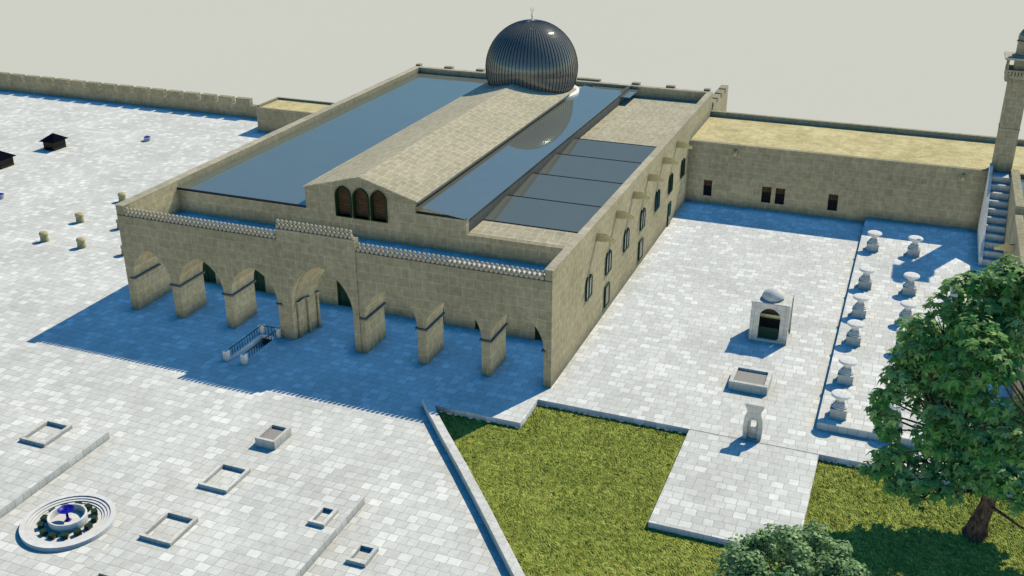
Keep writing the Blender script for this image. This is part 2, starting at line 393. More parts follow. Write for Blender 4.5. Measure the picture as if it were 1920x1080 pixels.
# front arcade
ZC = 12.62; SP = 4.45
bays = {'l': [(.95, 6.75), (7.95, 14.35), (15.5, 21.9)], 'r': [(33.5, 40.1), (41.15, 47.9), (48.95, 55.15)]}
def arcade(x0, x1, ztop, ops, y0, y1, name, sp=SP, rise=4.05):
    pts = [(x0, .004), (x0, ztop), (x1, ztop)]
    right = [(x1, .004)]
    for a, b in sorted(ops, reverse=True):
        right += [(b, .004), (b, sp)] + arch_pts(a, b, sp, rise)[::-1][1:-1] + [(a, sp), (a, .004)]
    pts += right
    q = [pts[0]]
    for p in pts[1:]:
        if abs(p[0] - q[-1][0]) + abs(p[1] - q[-1][1]) > 1e-5: q.append(p)
    return part(name, prism(q, [], 'y', y0, y1), 'stone')
arcade(1.1, 22.6, ZC, [(1.12, 6.75)] + bays['l'][1:], 0.0, .8, 'arcade_wall')
arcade(32.8, 55.15, ZC, bays['r'][:2] + [(48.95, 55.13)], 0.0, .8, 'arcade_wall')
arcade(1.1, 22.6, 9.6, [(1.12, 6.75)] + bays['l'][1:], .8, 4.6, 'arcade_vault')
arcade(32.8, 55.15, 9.6, bays['r'][:2] + [(48.95, 55.13)], .8, 4.6, 'arcade_vault')
arcade(22.6, 32.8, 14.05, [(23.9, 32.05)], -.12, .8, 'portal_wall', sp=4.7, rise=5.35)
a_, b_ = 23.94, 32.01
q = [(22.62, .004), (22.62, 10.4), (32.78, 10.4), (32.78, .004), (b_, .004), (b_, 4.7)] + arch_pts(a_, b_, 4.7, 5.25)[::-1][1:-1] + [(a_, 4.7), (a_, .004)]
bm = prism(q, [], 'y', .8, 4.6)
for v in bm.verts:       # the opening narrows towards the inside
    if v.co.y > 4 and abs(v.co.x - 27.975) < 4.3 and v.co.z < 10.3:
        v.co.x = 27.975 + (v.co.x - 27.975) * .83
        if v.co.z > 4.7: v.co.z = 4.7 + (v.co.z - 4.7) * .74
part('portal_vault', bm, 'stone')
# recessed inner orders and engaged shafts of the portal
for s in (0, 1):
    for y in (.9, 2.55, 4.2):
        e = .04 + .085 * (y - .8) / .42; x = 23.95 + e if s == 0 else 32.0 - e
        bm = BM(); lathe(bm, [(.30, .01), (.30, .25), (.19, .32), (.17, 4.25), (.28, 4.5), (.32, 4.68)], x, y, 14); part('engaged_column', bm, 'stone', smooth=False)
# imposts
for a, b in [(6.75, 7.95), (14.35, 15.5), (21.9, 22.6), (40.1, 41.15), (47.9, 48.95)]:
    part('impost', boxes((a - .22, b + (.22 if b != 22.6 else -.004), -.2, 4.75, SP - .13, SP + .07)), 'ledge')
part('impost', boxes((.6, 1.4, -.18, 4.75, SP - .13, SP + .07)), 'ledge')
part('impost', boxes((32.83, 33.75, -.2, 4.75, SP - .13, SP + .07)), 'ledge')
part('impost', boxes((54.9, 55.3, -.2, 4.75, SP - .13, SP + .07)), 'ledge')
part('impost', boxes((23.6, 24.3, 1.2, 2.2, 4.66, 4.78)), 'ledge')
# cornice lines and portal seams
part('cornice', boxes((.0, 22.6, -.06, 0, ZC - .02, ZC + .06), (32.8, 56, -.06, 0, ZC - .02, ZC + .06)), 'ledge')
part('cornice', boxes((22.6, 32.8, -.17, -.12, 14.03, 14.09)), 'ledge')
# porch roof, rear porch wall with doors
part('porch_roof', boxes((1.1, 55.15, .8, 10.2, 9.6, 9.8)), 'paving', label='shadowed flat porch roof behind the battlements')
doors = [(2.4, 5.4), (10.1, 13.1), (17.4, 20.4), (23.8, 30.4), (35.6, 38.6), (42.7, 45.7), (50.4, 53.4)]
dh = [4.0, 4.0, 4.0, 4.6, 4.0, 4.0, 4.0]
gab = [(1.1, .004), (55.15, .004), (55.15, 12.2), (41.8, 12.2), (41.8, 14.0), (35.3, 14.0), (35.3, 15.45), (28, 17.5), (20.3, 15.45), (20.3, 12.75), (1.1, 12.75)]
def archrect(x0, x1, z0, zs, rise): return [(x1, z0)] + [(x0, z0)] + arch_pts(x0, x1, zs, rise, 8)
wins = [(24.55, 26.75), (26.95, 29.15), (29.35, 31.55)]
holes = [[(a, .05), (b, .05), (b, h), (a, h)] for (a, b), h in zip(doors, dh)]
holes += [archrect(a + .08, b - .08, 12.4, 14.95, 1.2) for a, b in wins]
part('front_gable_wall', prism(gab, holes, 'y', 10.2, 11.0), 'stone')
for (a, b), h in zip(doors, dh):
    d = part('door', boxes((a, b, 10.5, 10.6, .06, h)), 'green')
    mid = (a + b) / 2
    part('door_frame', boxes((a, a + .15, 10.3, 10.5, .06, h), (b - .15, b, 10.3, 10.5, .06, h), (a, b, 10.3, 10.5, h - .15, h), (mid - .07, mid + .07, 10.42, 10.5, .06, h - .15)), 'greenframe', d)
for a, b in wins:
    w = part('arched_window', prism(archrect(a, b, 12.3, 14.95, 1.3), [archrect(a + .11, b - .11, 12.4, 14.95, 1.2)], 'y', 10.0, 10.75), 'greenframe')
    part('shutter', prism(archrect(a + .1, b - .1, 12.42, 14.95, 1.18), [], 'y', 10.78, 10.85), 'brownpane', w)
# gable roof
def slab(bm, p, th):
    """roof sheet from four corner points with a thickness downward"""
    t = [bm.verts.new(q) for q in p]; b = [bm.verts.new((q[0], q[1], q[2] - th)) for q in p]
    bm.faces.new(t); bm.faces.new(b[::-1])
    for i in range(4): bm.faces.new((t[i], b[i], b[(i + 1) % 4], t[(i + 1) % 4]))
bm = BM()
slab(bm, [(20.0, 10.12, 15.5), (28, 10.12, 17.68), (28, 70, 17.68), (20.0, 70, 15.5)], .14)
slab(bm, [(28, 10.12, 17.68), (35.6, 10.12, 15.5), (35.6, 70, 15.5), (28, 70, 17.68)], .14)
part('gable_roof', bm, 'roofstone')
part('nave_wall', boxes((20.3, 20.75, 11.0, 69.9, 9.8, 15.4)), 'stone')
part('nave_wall', boxes((34.85, 35.3, 11.0, 69.9, 9.8, 15.36)), 'stone')
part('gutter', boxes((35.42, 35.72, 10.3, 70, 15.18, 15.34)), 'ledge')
# roof sheets
part('roof_sheet', boxes((1.1, 20.3, 10.25, 81.7, 12.9, 13.0)), 'leadglass', label='flat mirror-like blue roof sheet left of the gable')
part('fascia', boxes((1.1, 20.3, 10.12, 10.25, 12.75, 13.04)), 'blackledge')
bm = BM(); slab(bm, [(35.32, 10.25, 14.85), (42.0, 10.25, 14.06), (42.0, 75.4, 14.06), (35.32, 75.4, 14.85)], .07)
part('roof_sheet', bm, 'leadglass', label='sloping mirror-like blue roof sheet right of the gable')
part('roof_sheet', boxes((35.3, 43.4, 75.4, 81.7, 13.4, 13.46)), 'leadglass')
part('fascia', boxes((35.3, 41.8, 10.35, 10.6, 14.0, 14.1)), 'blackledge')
part('aisle_wall', boxes((41.35, 41.8, 11.0, 81.7, 11, 13.95)), 'darkfascia')
part('terrace_roof', boxes((41.8, 55.15, 11.0, 81.7, 12.0, 12.2)), 'roofstone', label='flat stone-tiled terrace roof on the right')
part('rear_roof', boxes((20.75, 35.3, 69.9, 81.7, 12.5, 13.2)), 'roofstone')
seams = [15.5, 24.7, 34.4, 43.9, 52.0]
for y0, y1 in zip(seams, seams[1:]):
    ym = y0 + (y1 - y0) * .82
    bm = BM()
    pr = [(y0 + .06, 12.23), (ym, 12.95), (y1 - .1, 12.28), (y1 - .1, 12.23)]
    prism(pr, [], 'x', 41.82, 55.13, bm)
    g = part('skylight', bm, 'darkglass')
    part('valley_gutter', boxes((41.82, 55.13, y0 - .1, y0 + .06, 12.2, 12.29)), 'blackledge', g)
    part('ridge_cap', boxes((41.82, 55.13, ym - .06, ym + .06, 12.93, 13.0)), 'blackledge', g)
# merlons
bm = BM(); lathe(bm, [(.25, 0), (.275, .12), (.27, .38), (.20, .52), (.10, .60), (.11, .64), (.20, .74), (.215, .88), (.15, 1.0), (.04, 1.06)], 0, 0, 10)
m0 = None
def merlon_row(x0, x1, z, n, y):
    global m0
    for i in range(n):
        x = x0 + (i + .5) * (x1 - x0) / n
        if m0 is None:
            bb = bm; m0 = obj('merlon', bb, 'merlon', MQ); m0.location = Vector((x, y, z)) - MQ.location
        else:
            c = m0.copy(); COL.objects.link(c); c.parent = MQ; c.location = Vector((x, y, z)) - MQ.location
merlon_row(1.14, 22.5, ZC + .002, 38, .22); merlon_row(22.6, 32.5, 14.052, 18, .12); merlon_row(32.85, 55.1, ZC + .002, 39, .22)
# dome
DC = (28.3, 68.6)
prof = []; Rd = 7.6; zc = 18.75
for i in range(25):
    t = -R(27) + (R(90) + R(27)) * i / 24
    r = Rd * math.cos(t); z = zc + Rd * math.sin(t) * (1.02 if t > 0 else 1)
    prof.append((max(r, .02), z))
bm = BM(); seg = 112
# soft convex flutes between the ribs
rings = []
NR = 76
for r, z in prof:
    ring = []
    for i in range(NR * 4):
        ph = (i % 4) / 4.0
        k = 1 + .005 * math.sin(math.pi * ph)
        a = 2 * math.pi * i / (NR * 4)
        ring.append(bm.verts.new((DC[0] + r * k * math.cos(a), DC[1] + r * k * math.sin(a), z)))
    rings.append(ring)
for a, b in zip(rings, rings[1:]):
    for i in range(NR * 4): bm.faces.new((a[i], a[(i + 1) % (NR * 4)], b[(i + 1) % (NR * 4)], b[i]))
dome = part('dome', bm, 'dome', smooth=True)
bm = BM()
for k in range(NR):
    a = 2 * math.pi * k / NR
    d = Vector((math.cos(a), math.sin(a), 0)); e = Vector((-math.sin(a), math.cos(a), 0)); prev = None
    for j, (r, z) in enumerate(prof[:-1]):
        w = min(.055, r * .05)
        c = Vector((DC[0], DC[1], z)) + d * (r + .07)
        cur = [bm.verts.new(c + e * w - d * .12), bm.verts.new(c + e * w * .6), bm.verts.new(c - e * w * .6), bm.verts.new(c - e * w - d * .12)]
        if prev:
            for q in range(3): bm.faces.new((prev[q], prev[q + 1], cur[q + 1], cur[q]))
        prev = cur
part('rib', bm, 'rib', dome)
bm = BM(); lathe(bm, [(7.0, 14.3), (7.75, 14.3), (7.95, 14.7), (7.95, 15.15), (7.6, 15.35), (6.9, 15.35)], DC[0], DC[1], 64)
part('dome_ring', bm, 'whitetrim', dome)
bm = BM(); lathe(bm, [(6.95, 12.6), (6.95, 14.32)], DC[0], DC[1], 48); part('drum', bm, 'stone')
bm = BM(); lathe(bm, [(.34, 26.3), (.30, 26.5), (.12, 26.65), (.09, 27.0), (.17, 27.1), (.17, 27.25), (.08, 27.35), (.14, 27.55), (.06, 27.7), (.05, 27.95)], DC[0], DC[1], 12)
for i in range(20):   # open crescent ring
    a0 = R(28) + R(304) * i / 20; a1 = R(28) + R(304) * (i + 1) / 20
    w = .035 + .04 * math.sin(math.pi * (i + .5) / 20)
    f = lambda a: (DC[0] + .25 * math.sin(a) , DC[1], 28.2 + .3 * -math.cos(a) * -1)
    tube(bm, f(a0), f(a1), w, w, 6)
part('finial', bm, 'carved', dome)
# right side windows, doors, spouts
def xarch(y0, y1, z0, zs, rise): return archrect(y0, y1, z0, zs, rise)
wy = [11.75, 19.8, 27.9, 36.1, 44.3, 52.35, 60.4]
for i, y in enumerate(wy):
    pane = ['lattice', 'lattice', 'lattice', 'lattice', 'bluepane', 'blackpane', 'blackpane'][i]
    bm = BM()
    for k in (0, 1):
        a = y + k * 1.12; prism(xarch(a, a + 1.05, 5.35, 7.45, .75), [xarch(a + .12, a + .93, 5.5, 7.45, .6)], 'x', 56.004, 56.22, bm)
    w = part('twin_window', bm, 'green')
    bm = BM()
    for k in (0, 1):
        a = y + k * 1.12; prism(xarch(a + .1, a + .95, 5.45, 7.45, .65), [], 'x', 56.004, 56.12, bm)
    part('pane', bm, pane, w)
for y in (19.7, 35.9):
    w = part('barred_window', prism([(y, 1.05), (y + 1.85, 1.05), (y + 1.85, 3.85), (y, 3.85)], [[(y + .15, 1.2), (y + 1.7, 1.2), (y + 1.7, 3.7), (y + .15, 3.7)]], 'x', 56.004, 56.25), 'green')
    part('pane', boxes((56.004, 56.1, y + .12, y + 1.73, 1.17, 3.73)), 'blackpane', w)
    bm = BM()
    for k in range(9): box(bm, 56.12, 56.2, y + .16, y + 1.69, 1.35 + k * .26, 1.41 + k * .26)
    part('grille', bm, 'soil', w)
d = part('door', boxes((56.004, 56.16, 52.9, 54.6, .01, 3.6)), 'green')
bm = BM()
for k in range(6): box(bm, 56.17, 56.22, 53.1, 54.4, .25 + k * .22, .33 + k * .22)
part('grille', bm, 'soil', d)
def spout_bm(s=1.0):
    bm = BM()
    pr = [(0, 0), (1.1, 0.0), (2.35, -.62), (2.3, -.8), (1.1, -.78), (0, -.85)]
    prism([(a * s, b * s) for a, b in pr], [], 'y', -.17 * s, .17 * s, bm)
    for sy in (-.17, .11):
        for (a, b) in ((pr[0], pr[1]), (pr[1], pr[2])):
            v = [bm.verts.new((p[0] * s, (sy + dy) * s, (p[1] + dz) * s)) for dz in (.002, .08) for p, dy in ((a, 0), (b, 0), (b, .06), (a, .06))]
            for f in ((0, 1, 2, 3), (7, 6, 5, 4), (0, 4, 5, 1), (1, 5, 6, 2), (2, 6, 7, 3), (3, 7, 4, 0)): bm.faces.new([v[i] for i in f])
    return bm
bm = spout_bm()
s0 = obj('water_spout', bm, 'yellow', MQ)
base = Vector((56.0, 15.75, 12.28 - .85))
off0 = Vector((1.18, 0, 0))
for i, y in enumerate((15.75, 24.0, 31.8, 39.6, 47.9, 56.4)):
    c = s0 if i == 0 else s0.copy()
    if i: COL.objects.link(c); c.parent = MQ
    c.location = Vector((56.0 + 1.175, y, 11.43)) - MQ.location

# ------------------------------------------------------------------ annex on the right
AX = thing('annex_building', 'long low tan stone building with sandy roof joining the mosque to the minaret', 'building', (78, 66, 0))
aw = [(58.75, 60.1), (67.95, 69.4), (70.05, 71.5), (78.05, 79.5)]
ah = [[(a, 1.25), (b, 1.25), (b, 3.85), (a, 3.85)] for a, b in aw]
part('wall', prism([(56.0, .004), (99.6, .004), (99.6, 10.02), (56.0, 10.02)], ah, 'y', 65.7, 66.5), 'stone', AX)
part('roof', boxes((56.004, 150, 66.5, 81.9, 9.5, 9.92)), 'sand', AX)
part('wall', boxes((99.6, 150, 65.9, 66.5, .81, 9.98)), 'stone', AX)
part('parapet', boxes((56.004, 150, 81.9, 82.6, -4, 10.75)), 'stone', AX)
for a, b in aw:
    w = part('window', boxes((a, b, 65.95, 66.05, 1.25, 2.9)), 'blackpane', AX)
    bm = boxes((a, b, 65.93, 66.05, 2.9, 3.85))
    part('shutter', bm, 'brownpane', w)
    bm = BM()
    for k in range(5): box(bm, a + .02, b - .02, 65.88, 65.94, 1.4 + k * .32, 1.46 + k * .32)
    for k in range(4): box(bm, a + .25 + k * .3, a + .29 + k * .3, 65.89, 65.93, 1.26, 3.84)
    part('bars', bm, 'black', w)
for x in (63.4, 96.4):
    c = s0.copy(); COL.objects.link(c); c.parent = AX; c.rotation_euler = (0, 0, R(-90)); c.scale = (.5, .8, .8)
    c.location = Vector((x, 65.7 - .59, 8.55)) - AX.location

# ------------------------------------------------------------------ outer walls
CW = thing('city_wall', 'long crenellated stone wall closing the far left side of the plaza', 'wall', (-80, 84.2, 0))
part('wall', boxes((-330, -31.6, 83.6, 84.8, .004, 2.55)), 'stone', CW)
first = None; k = 0; x = -38.7
while x > -170:
    if first is None: first = part('merlon', boxes((x - 3.3, x, 83.6, 84.8, 2.552, 3.85)), 'stone', CW)
    else:
        c = first.copy(); COL.objects.link(c); c.parent = CW; c.location = first.location + Vector((-4.28 * k, 0, 0))
    k += 1; x -= 4.28
BW = thing('battlement_wall', 'tall crenellated stone wall end rising behind the right rear corner of the mosque', 'wall', (55.4, 90, -12))
part('wall', boxes((54.7, 56.0, 83.62, 97.5, -12, 10.95)), 'stone', BW)
y = 84.0
for i in range(4):
    part('merlon', boxes((54.7, 56.0, y, y + 2.7, 10.952, 11.75)), 'stone', BW); y += 3.62
SB = thing('small_building', 'small flat-roofed stone building with sandy roof beyond the left wall of the mosque', 'building', (-16, 79, 0))
part('wall', boxes((-31.5, -.004, 75.5, 75.95, .004, 4.85), (-31.5, -31.0, 75.95, 83.2, .004, 5.12), (-31.0, -.004, 82.75, 83.2, .004, 5.12)), 'stone', SB)
part('roof', boxes((-31.0, -.004, 75.95, 82.75, 3.5, 4.72)), 'sand', SB)

# ------------------------------------------------------------------ right hand building, stairs, minaret
RB = thing('side_building', 'stone building with high parapets and mirror-like roof at the right edge beside the stairs', 'building', (118, 40, 0))
part('wall', boxes((102.5, 103.6, 50, 66, .81, 10.6)), 'stone', RB)
part('wall', boxes((102.5, 150, 49.2, 50, .81, 10.6)), 'stone', RB)
part('roof_sheet', boxes((103.6, 150, 50, 65.8, 9.2, 9.4)), 'leadglass', RB)
part('wall', boxes((102.5, 103.5, 9, 48.4, .004, 9.7), (102.5, 150, 8.2, 9, .004, 9.7)), 'stone', RB)
part('roof', boxes((103.5, 150, 9, 49.2, 8.2, 8.6)), 'roofstone', RB)
for y in (42.6, 46.6):
    part('door', boxes((102.36, 102.496, y, y + 1.4, .81, 4.3)), 'green', RB)
c = s0.copy(); COL.objects.link(c); c.parent = RB; c.rotation_euler = (0, 0, R(180)); c.location = Vector((102.5 - 1.1, 41.2, 7.2)) - RB.location
for y in (36.5, 40.0):
    part('wall_bracket', boxes((103.6, 103.9, y, y + .4, 8.7, 9.6)), 'black', RB)

ST = thing('outdoor_staircase', 'steep white stone staircase climbing to the minaret between two walls', 'stairs', (101, 58, .8))
ns = 11; y0, y1 = 51.9, 63.4; dz = (10.0 - .8) / ns; dy = (y1 - y0) / (ns - 1)
for i in range(ns):
    ye = y0 + i * dy
    part('step', boxes((100.0, 102.496, ye, (ye + dy if i < ns - 1 else 65.9), .804 if i == 0 else .8 + (i - .3) * dz, .8 + (i + 1) * dz)), 'whitestone', ST)
part('stair_base', prism([(y0 + dy, .804), (65.88, .804), (65.88, .8 + (ns - .5) * dz), (y0 + ns * dy - .1, .8 + (ns - 1.0) * dz), (y0 + dy, .8 + .55 * dz)], [], 'x', 100.02, 102.49), 'whitestone', ST)
part('side_wall', prism([(y0 - .3, .804), (65.9, .804), (65.9, 11.2), (64.0, 11.2), (y0 - .3, 2.0)], [], 'x', 99.62, 99.99), 'whitestone', ST)

MN = thing('minaret', 'slim square stone minaret with balcony and small dome at the right edge', 'minaret', (101.3, 67.4, 9.9))
part('shaft', boxes((100.02, 102.62, 66.02, 68.7, 9.93, 22.7)), 'stone', MN)
part('string_course', boxes((99.96, 102.68, 65.96, 68.76, 16.2, 16.36)), 'stone', MN)
part('door', boxes((100.6, 102.0, 65.94, 66.016, 10.02, 12.5)), 'stone', MN)
bm = BM()
for k, e in enumerate((.12, .25, .4)):
    box(bm, 100.02 - e, 102.62 + e, 66.02 - e, 68.7 + e, 22.7 + k * .25, 22.7 + (k + 1) * .25 - .002)
for k in range(5):
    box(bm, 100.0 + k * .55, 100.25 + k * .55, 65.5, 66.02, 22.95, 23.4); box(bm, 99.5, 100.02, 66.1 + k * .55, 66.35 + k * .55, 22.95, 23.4)
part('corbel', bm, 'stone', MN)
part('balcony_floor', boxes((99.45, 103.2, 65.45, 69.3, 23.45, 23.65)), 'stone', MN)
sl = [[(99.7 + k * .42, 23.95), (99.83 + k * .42, 23.95), (99.83 + k * .42, 24.45), (99.7 + k * .42, 24.45)] for k in range(8)]
bm = prism([(99.45, 23.65), (103.2, 23.65), (103.2, 24.7), (99.45, 24.7)], sl, 'y', 65.45, 65.57)
box(bm, 99.45, 99.57, 65.57, 69.18, 23.65, 24.7); box(bm, 103.08, 103.2, 65.57, 69.18, 23.65, 24.7); box(bm, 99.45, 103.2, 69.18, 69.3, 23.65, 24.7)
part('balustrade', bm, 'stone', MN)
for x in (99.5, 103.0):
    for y in (65.5, 69.1): part('post', boxes((x, x + .15, y, y + .15, 24.7, 26.15)), 'stone', MN)
for y in (66.6, 68.0): part('post', boxes((99.5, 99.65, y, y + .12, 24.7, 26.15)), 'stone', MN)
part('inner_shaft', boxes((100.4, 102.3, 66.4, 68.3, 23.65, 26.15)), 'stone', MN)
part('canopy', boxes((99.0, 103.7, 65.0, 69.8, 26.15, 26.4)), 'capstone', MN)
bm = BM(); lathe(bm, [(1.55, 26.4), (1.55, 26.6), (1.15, 26.65), (1.15, 28.3), (1.3, 28.35), (1.3, 28.5)], 101.45, 67.4, 16); part('lantern', bm, 'stone', MN)
bm = BM(); lathe(bm, [(1.12, 28.5), (1.2, 28.9), (1.12, 29.4), (.85, 29.9), (.45, 30.25), (.08, 30.4)], 101.45, 67.4, 24); part('small_dome', bm, 'dome', MN, smooth=True)

# ------------------------------------------------------------------ pedestals on the raised terrace
def pedestal(label):
    t = thing('stone_pedestal', label, 'pedestal', (0, 0, .8), 'round-topped stone pedestals on the raised terrace')
    bm = boxes((-.8, .8, -.8, .8, .804, 1.75), (-.86, .86, -.86, .86, 1.75, 1.86), (-.86, .86, -.86, .86, .806, .95)); obj('base', bm, 'whitestone', t)
    bm = BM()
    lathe(bm, [(.80, 1.86), (.82, 1.95), (.78, 2.03), (.66, 2.04), (.69, 2.12), (.64, 2.20), (.53, 2.21), (.56, 2.28), (.52, 2.35), (.40, 2.37), (.42, 2.44), (.36, 2.49)], 0, 0, 24)
    obj('stepped_rings', bm, 'carved', t)
    bm = BM(); lathe(bm, [(.33, 2.49), (.31, 2.6), (.31, 2.95), (.36, 3.0)], 0, 0, 16)
    for k in range(4):
        a = R(45 + 90 * k); tube(bm, (.26 * math.cos(a), .26 * math.sin(a), 2.75), (.5 * math.cos(a), .5 * math.sin(a), 3.02), .07, .11, 6)
    for k in range(4):
        a = R(90 * k); x, y = .34 * math.cos(a), .34 * math.sin(a); box(bm, x - .09, x + .09, y - .09, y + .09, 2.62, 2.86)
    obj('capital', bm, 'carved', t)
    bm = BM(); lathe(bm, [(.62, 3.0), (.88, 3.05), (.99, 3.15), (.99, 3.27), (.90, 3.36), (.55, 3.43), (.05, 3.45)], 0, 0, 32)
    obj('round_top', bm, 'carved', t, smooth=False)
    return t
rows = [4.1, 11.8, 21.6, 29.5, 38.7, 52.6]
rn = ['nearest the front edge', 'second from the front edge', 'third from the front edge', 'fourth from the front edge', 'fifth from the front edge', 'farthest back']
p0 = None
for cx, cn in ((85.75, 'left row by the edge'), (91.2, 'middle row')):
    for y, r_ in zip(rows, rn):
        lab = 'white round-topped pedestal, ' + cn + ', ' + r_
        if p0 is None: p0 = pedestal(lab); p0.location = (cx, y, .8)
        else: dup(p0, (cx, y, .8), label=lab)
dup(p0, (96.9, 38.7, .8), label='white round-topped pedestal alone right of both rows, half hidden by the maple crown')

# ------------------------------------------------------------------ domed canopy, planter, niche
CP = thing('domed_pavilion', 'small white stone pavilion with arched opening and low dome', 'pavilion', (76.2, 21.5, 0))
X0, X1, Y0, Y1, ZT = 74.0, 78.4, 19.6, 23.3, 5.0
fr = prism([(X0 + .35, .01), (X0 + .35, ZT - .02), (X1 - .35, ZT - .02), (X1 - .35, .01)], [[(74.98, .35), (77.45, .35)] + arch_pts(74.98, 77.45, 3.1, 1.28, 10)[::-1]], 'y', Y0, Y0 + .5)
part('front_wall', fr, 'whitestone', CP)
part('side_wall', prism([(Y0 + .5, .01), (Y0 + .5, ZT - .02), (Y1 - .3, ZT - .02), (Y1 - .3, .01)], [[(Y0 + .8, .4), (Y1 - .7, .4)] + arch_pts(Y0 + .8, Y1 - .7, 3.1, 1.0, 8)[::-1]], 'x', X1 - .5, X1 - .12), 'whitestone', CP)
part('side_wall', boxes((X0 + .12, X0 + .5, Y0 + .5, Y1 - .3, .01, ZT - .02)), 'whitestone', CP)
part('rear_wall', boxes((X0 + .35, X1 - .35, Y1 - .3, Y1, .01, ZT - .02)), 'whitestone', CP)
for xa in (X0, X1 - .36):
    for ya in (Y0 - .06, Y1 - .34): part('pilaster', boxes((xa, xa + .36, ya, ya + .5, .008, ZT + .05)), 'whitestone', CP)
part('roof', boxes((X0 + .05, X1 - .05, Y0 + .03, Y1, ZT - .02, ZT + .02)), 'whitestone', CP)
bm = BM(); lathe(bm, [(1.28, ZT + .02), (1.27, ZT + .35), (1.12, ZT + .75), (.82, ZT + 1.05), (.42, ZT + 1.25), (.03, ZT + 1.31)], 76.15, 21.25, 32); part('dome', bm, 'whitestone', CP, smooth=True)
part('low_gate', boxes((75.05, 77.35, 19.95, 20.03, .36, 1.75)), 'green', CP)
part('inner_shelf', boxes((74.5, 77.85, 22.46, 22.74, .36, 2.3)), 'yellow', CP)
part('inner_panel', boxes((74.5, 77.85, 22.2, 22.45, .36, 1.85)), 'blackpane', CP)
part('shade_backing', boxes((74.5, 77.85, 22.75, 22.98, .36, 4.9)), 'brownpane', CP)  # dark sheet added so the pavilion interior reads as shaded, not bright

PL = thing('stone_planter', 'raised white stone planter filled with gravel in front of the domed pavilion', 'planter', (76.1, 8.8, 0))
def frame_bm(x0, x1, y0, y1, z0, z1, t):
    return boxes((x0, x1, y0, y0 + t, z0, z1), (x0, x1, y1 - t, y1, z0, z1), (x0, x0 + t, y0 + t, y1 - t, z0, z1), (x1 - t, x1, y0 + t, y1 - t, z0, z1))
part('rim', frame_bm(74.0, 78.15, 6.85, 10.75, .004, 1.0, .42), 'whitestone', PL)
part('gravel', boxes((74.42, 77.73, 7.27, 10.33, .004, .72)), 'soil', PL)

NC = thing('prayer_niche', 'free-standing carved stone prayer niche with flared top and square window', 'niche', (78.1, -2.3, 0))
ol = [(77.22, .004), (77.14, 1.3), (77.18, 2.3), (77.42, 2.95), (77.42, 3.25), (77.3, 3.5), (77.18, 3.7), (77.18, 4.0), (79.02, 4.0), (79.02, 3.7), (78.9, 3.5), (78.78, 3.25), (78.78, 2.95), (79.02, 2.3), (79.06, 1.3), (78.98, .004)]
rec = [(77.58, .05), (78.62, .05)] + arch_pts(77.58, 78.62, 1.9, .75, 8)[::-1]
part('front_slab', prism(ol, [rec], 'y', -2.55, -2.25), 'whitestone', NC)
part('back_slab', prism([(x, z) for x, z in ol], [[(77.85, 1.35), (78.4, 1.35), (78.4, 2.1), (77.85, 2.1)]], 'y', -2.248, -1.95), 'whitestone', NC)

# ------------------------------------------------------------------ low square kerb frames on the plaza
def kerb(label, x0, x1, y0, y1, z0, h, soil=False):
    t = thing('planting_frame', label, 'stone frame', ((x0 + x1) / 2, (y0 + y1) / 2, z0), 'square stone frames on the plaza')
    obj('rim', frame_bm(x0, x1, y0, y1, z0 + .004, z0 + h, .3), 'curb', t)
    if soil: obj('gravel', boxes((x0 + .3, x1 - .3, y0 + .3, y1 - .3, z0 + .004, z0 + h - .3)), 'soil', t)
kerb('large square stone frame on the far left paved step', 11.3, 14.4, -30.1, -26.3, .8, .38)
kerb('large square stone frame at the back of the middle paved step', 32.4, 35.5, -30.2, -26.4, .8, .38)
kerb('large square stone frame nearest the fountain on the middle paved step', 32.4, 35.6, -38.3, -34.5, .8, .38)
kerb('square stone frame cut off by the bottom edge of the picture', 32.4, 35.6, -47.0, -43.2, .8, .38)
kerb('small square stone frame beside the right drop of the middle paved step', 44.7, 46.3, -31.4, -28.9, .8, .38)
kerb('small square stone frame on the low paving close to the diagonal wall', 49.8, 51.6, -33.9, -31.5, 0, .38)
kerb('tall stone frame filled with gravel near the mosque shadow', 32.6, 34.85, -21.4, -18.4, 0, .95, True)

# ------------------------------------------------------------------ fountain
FX, FY = 24.35, -38.0
FT = thing('fountain', 'round white fountain with inner steps, basin and bright blue bowl', 'fountain', (FX, FY, 0))
bm = BM(); lathe(bm, [(3.98, .004), (3.98, .42), (3.55, .42), (3.55, .31), (3.28, .31), (3.28, .23), (3.02, .23), (3.02, .14), (2.8, .14), (2.8, .06), (.1, .055)], FX, FY, 72, cap=False)
part('ring_steps', bm, 'concrete', FT)
bm = BM(); lathe(bm, [(1.6, .06), (1.66, .9), (1.63, .95), (1.5, .95), (1.47, .9), (1.42, .34), (.05, .33)], FX, FY, 56, cap=False); part('basin', bm, 'concrete', FT)
bm = BM(); lathe(bm, [(.3, .34), (.2, .42), (.12, .6), (.1, 1.1), (.16, 1.35)], FX, FY, 16); part('stem', bm, 'blue', FT)
bm = BM(); lathe(bm, [(.14, 1.2), (.44, 1.3), (.68, 1.48), (.7, 1.53), (.64, 1.53), (.4, 1.38), (.06, 1.34)], FX, FY, 32)
lathe(bm, [(.08, 1.45), (.06, 1.75), (.12, 1.8), (.03, 1.95)], FX, FY, 10); part('bowl', bm, 'blue', FT)
s1 = None
where = ['facing the right drop of the steps', 'right rear quarter', 'rear right, under the inner steps', 'directly behind the basin', 'rear left behind the rim', 'far left rear', 'left side of the basin', 'left front with a shadow', 'front left of the basin', 'front, left of centre', 'front, right of centre', 'front right corner', 'right front quarter']
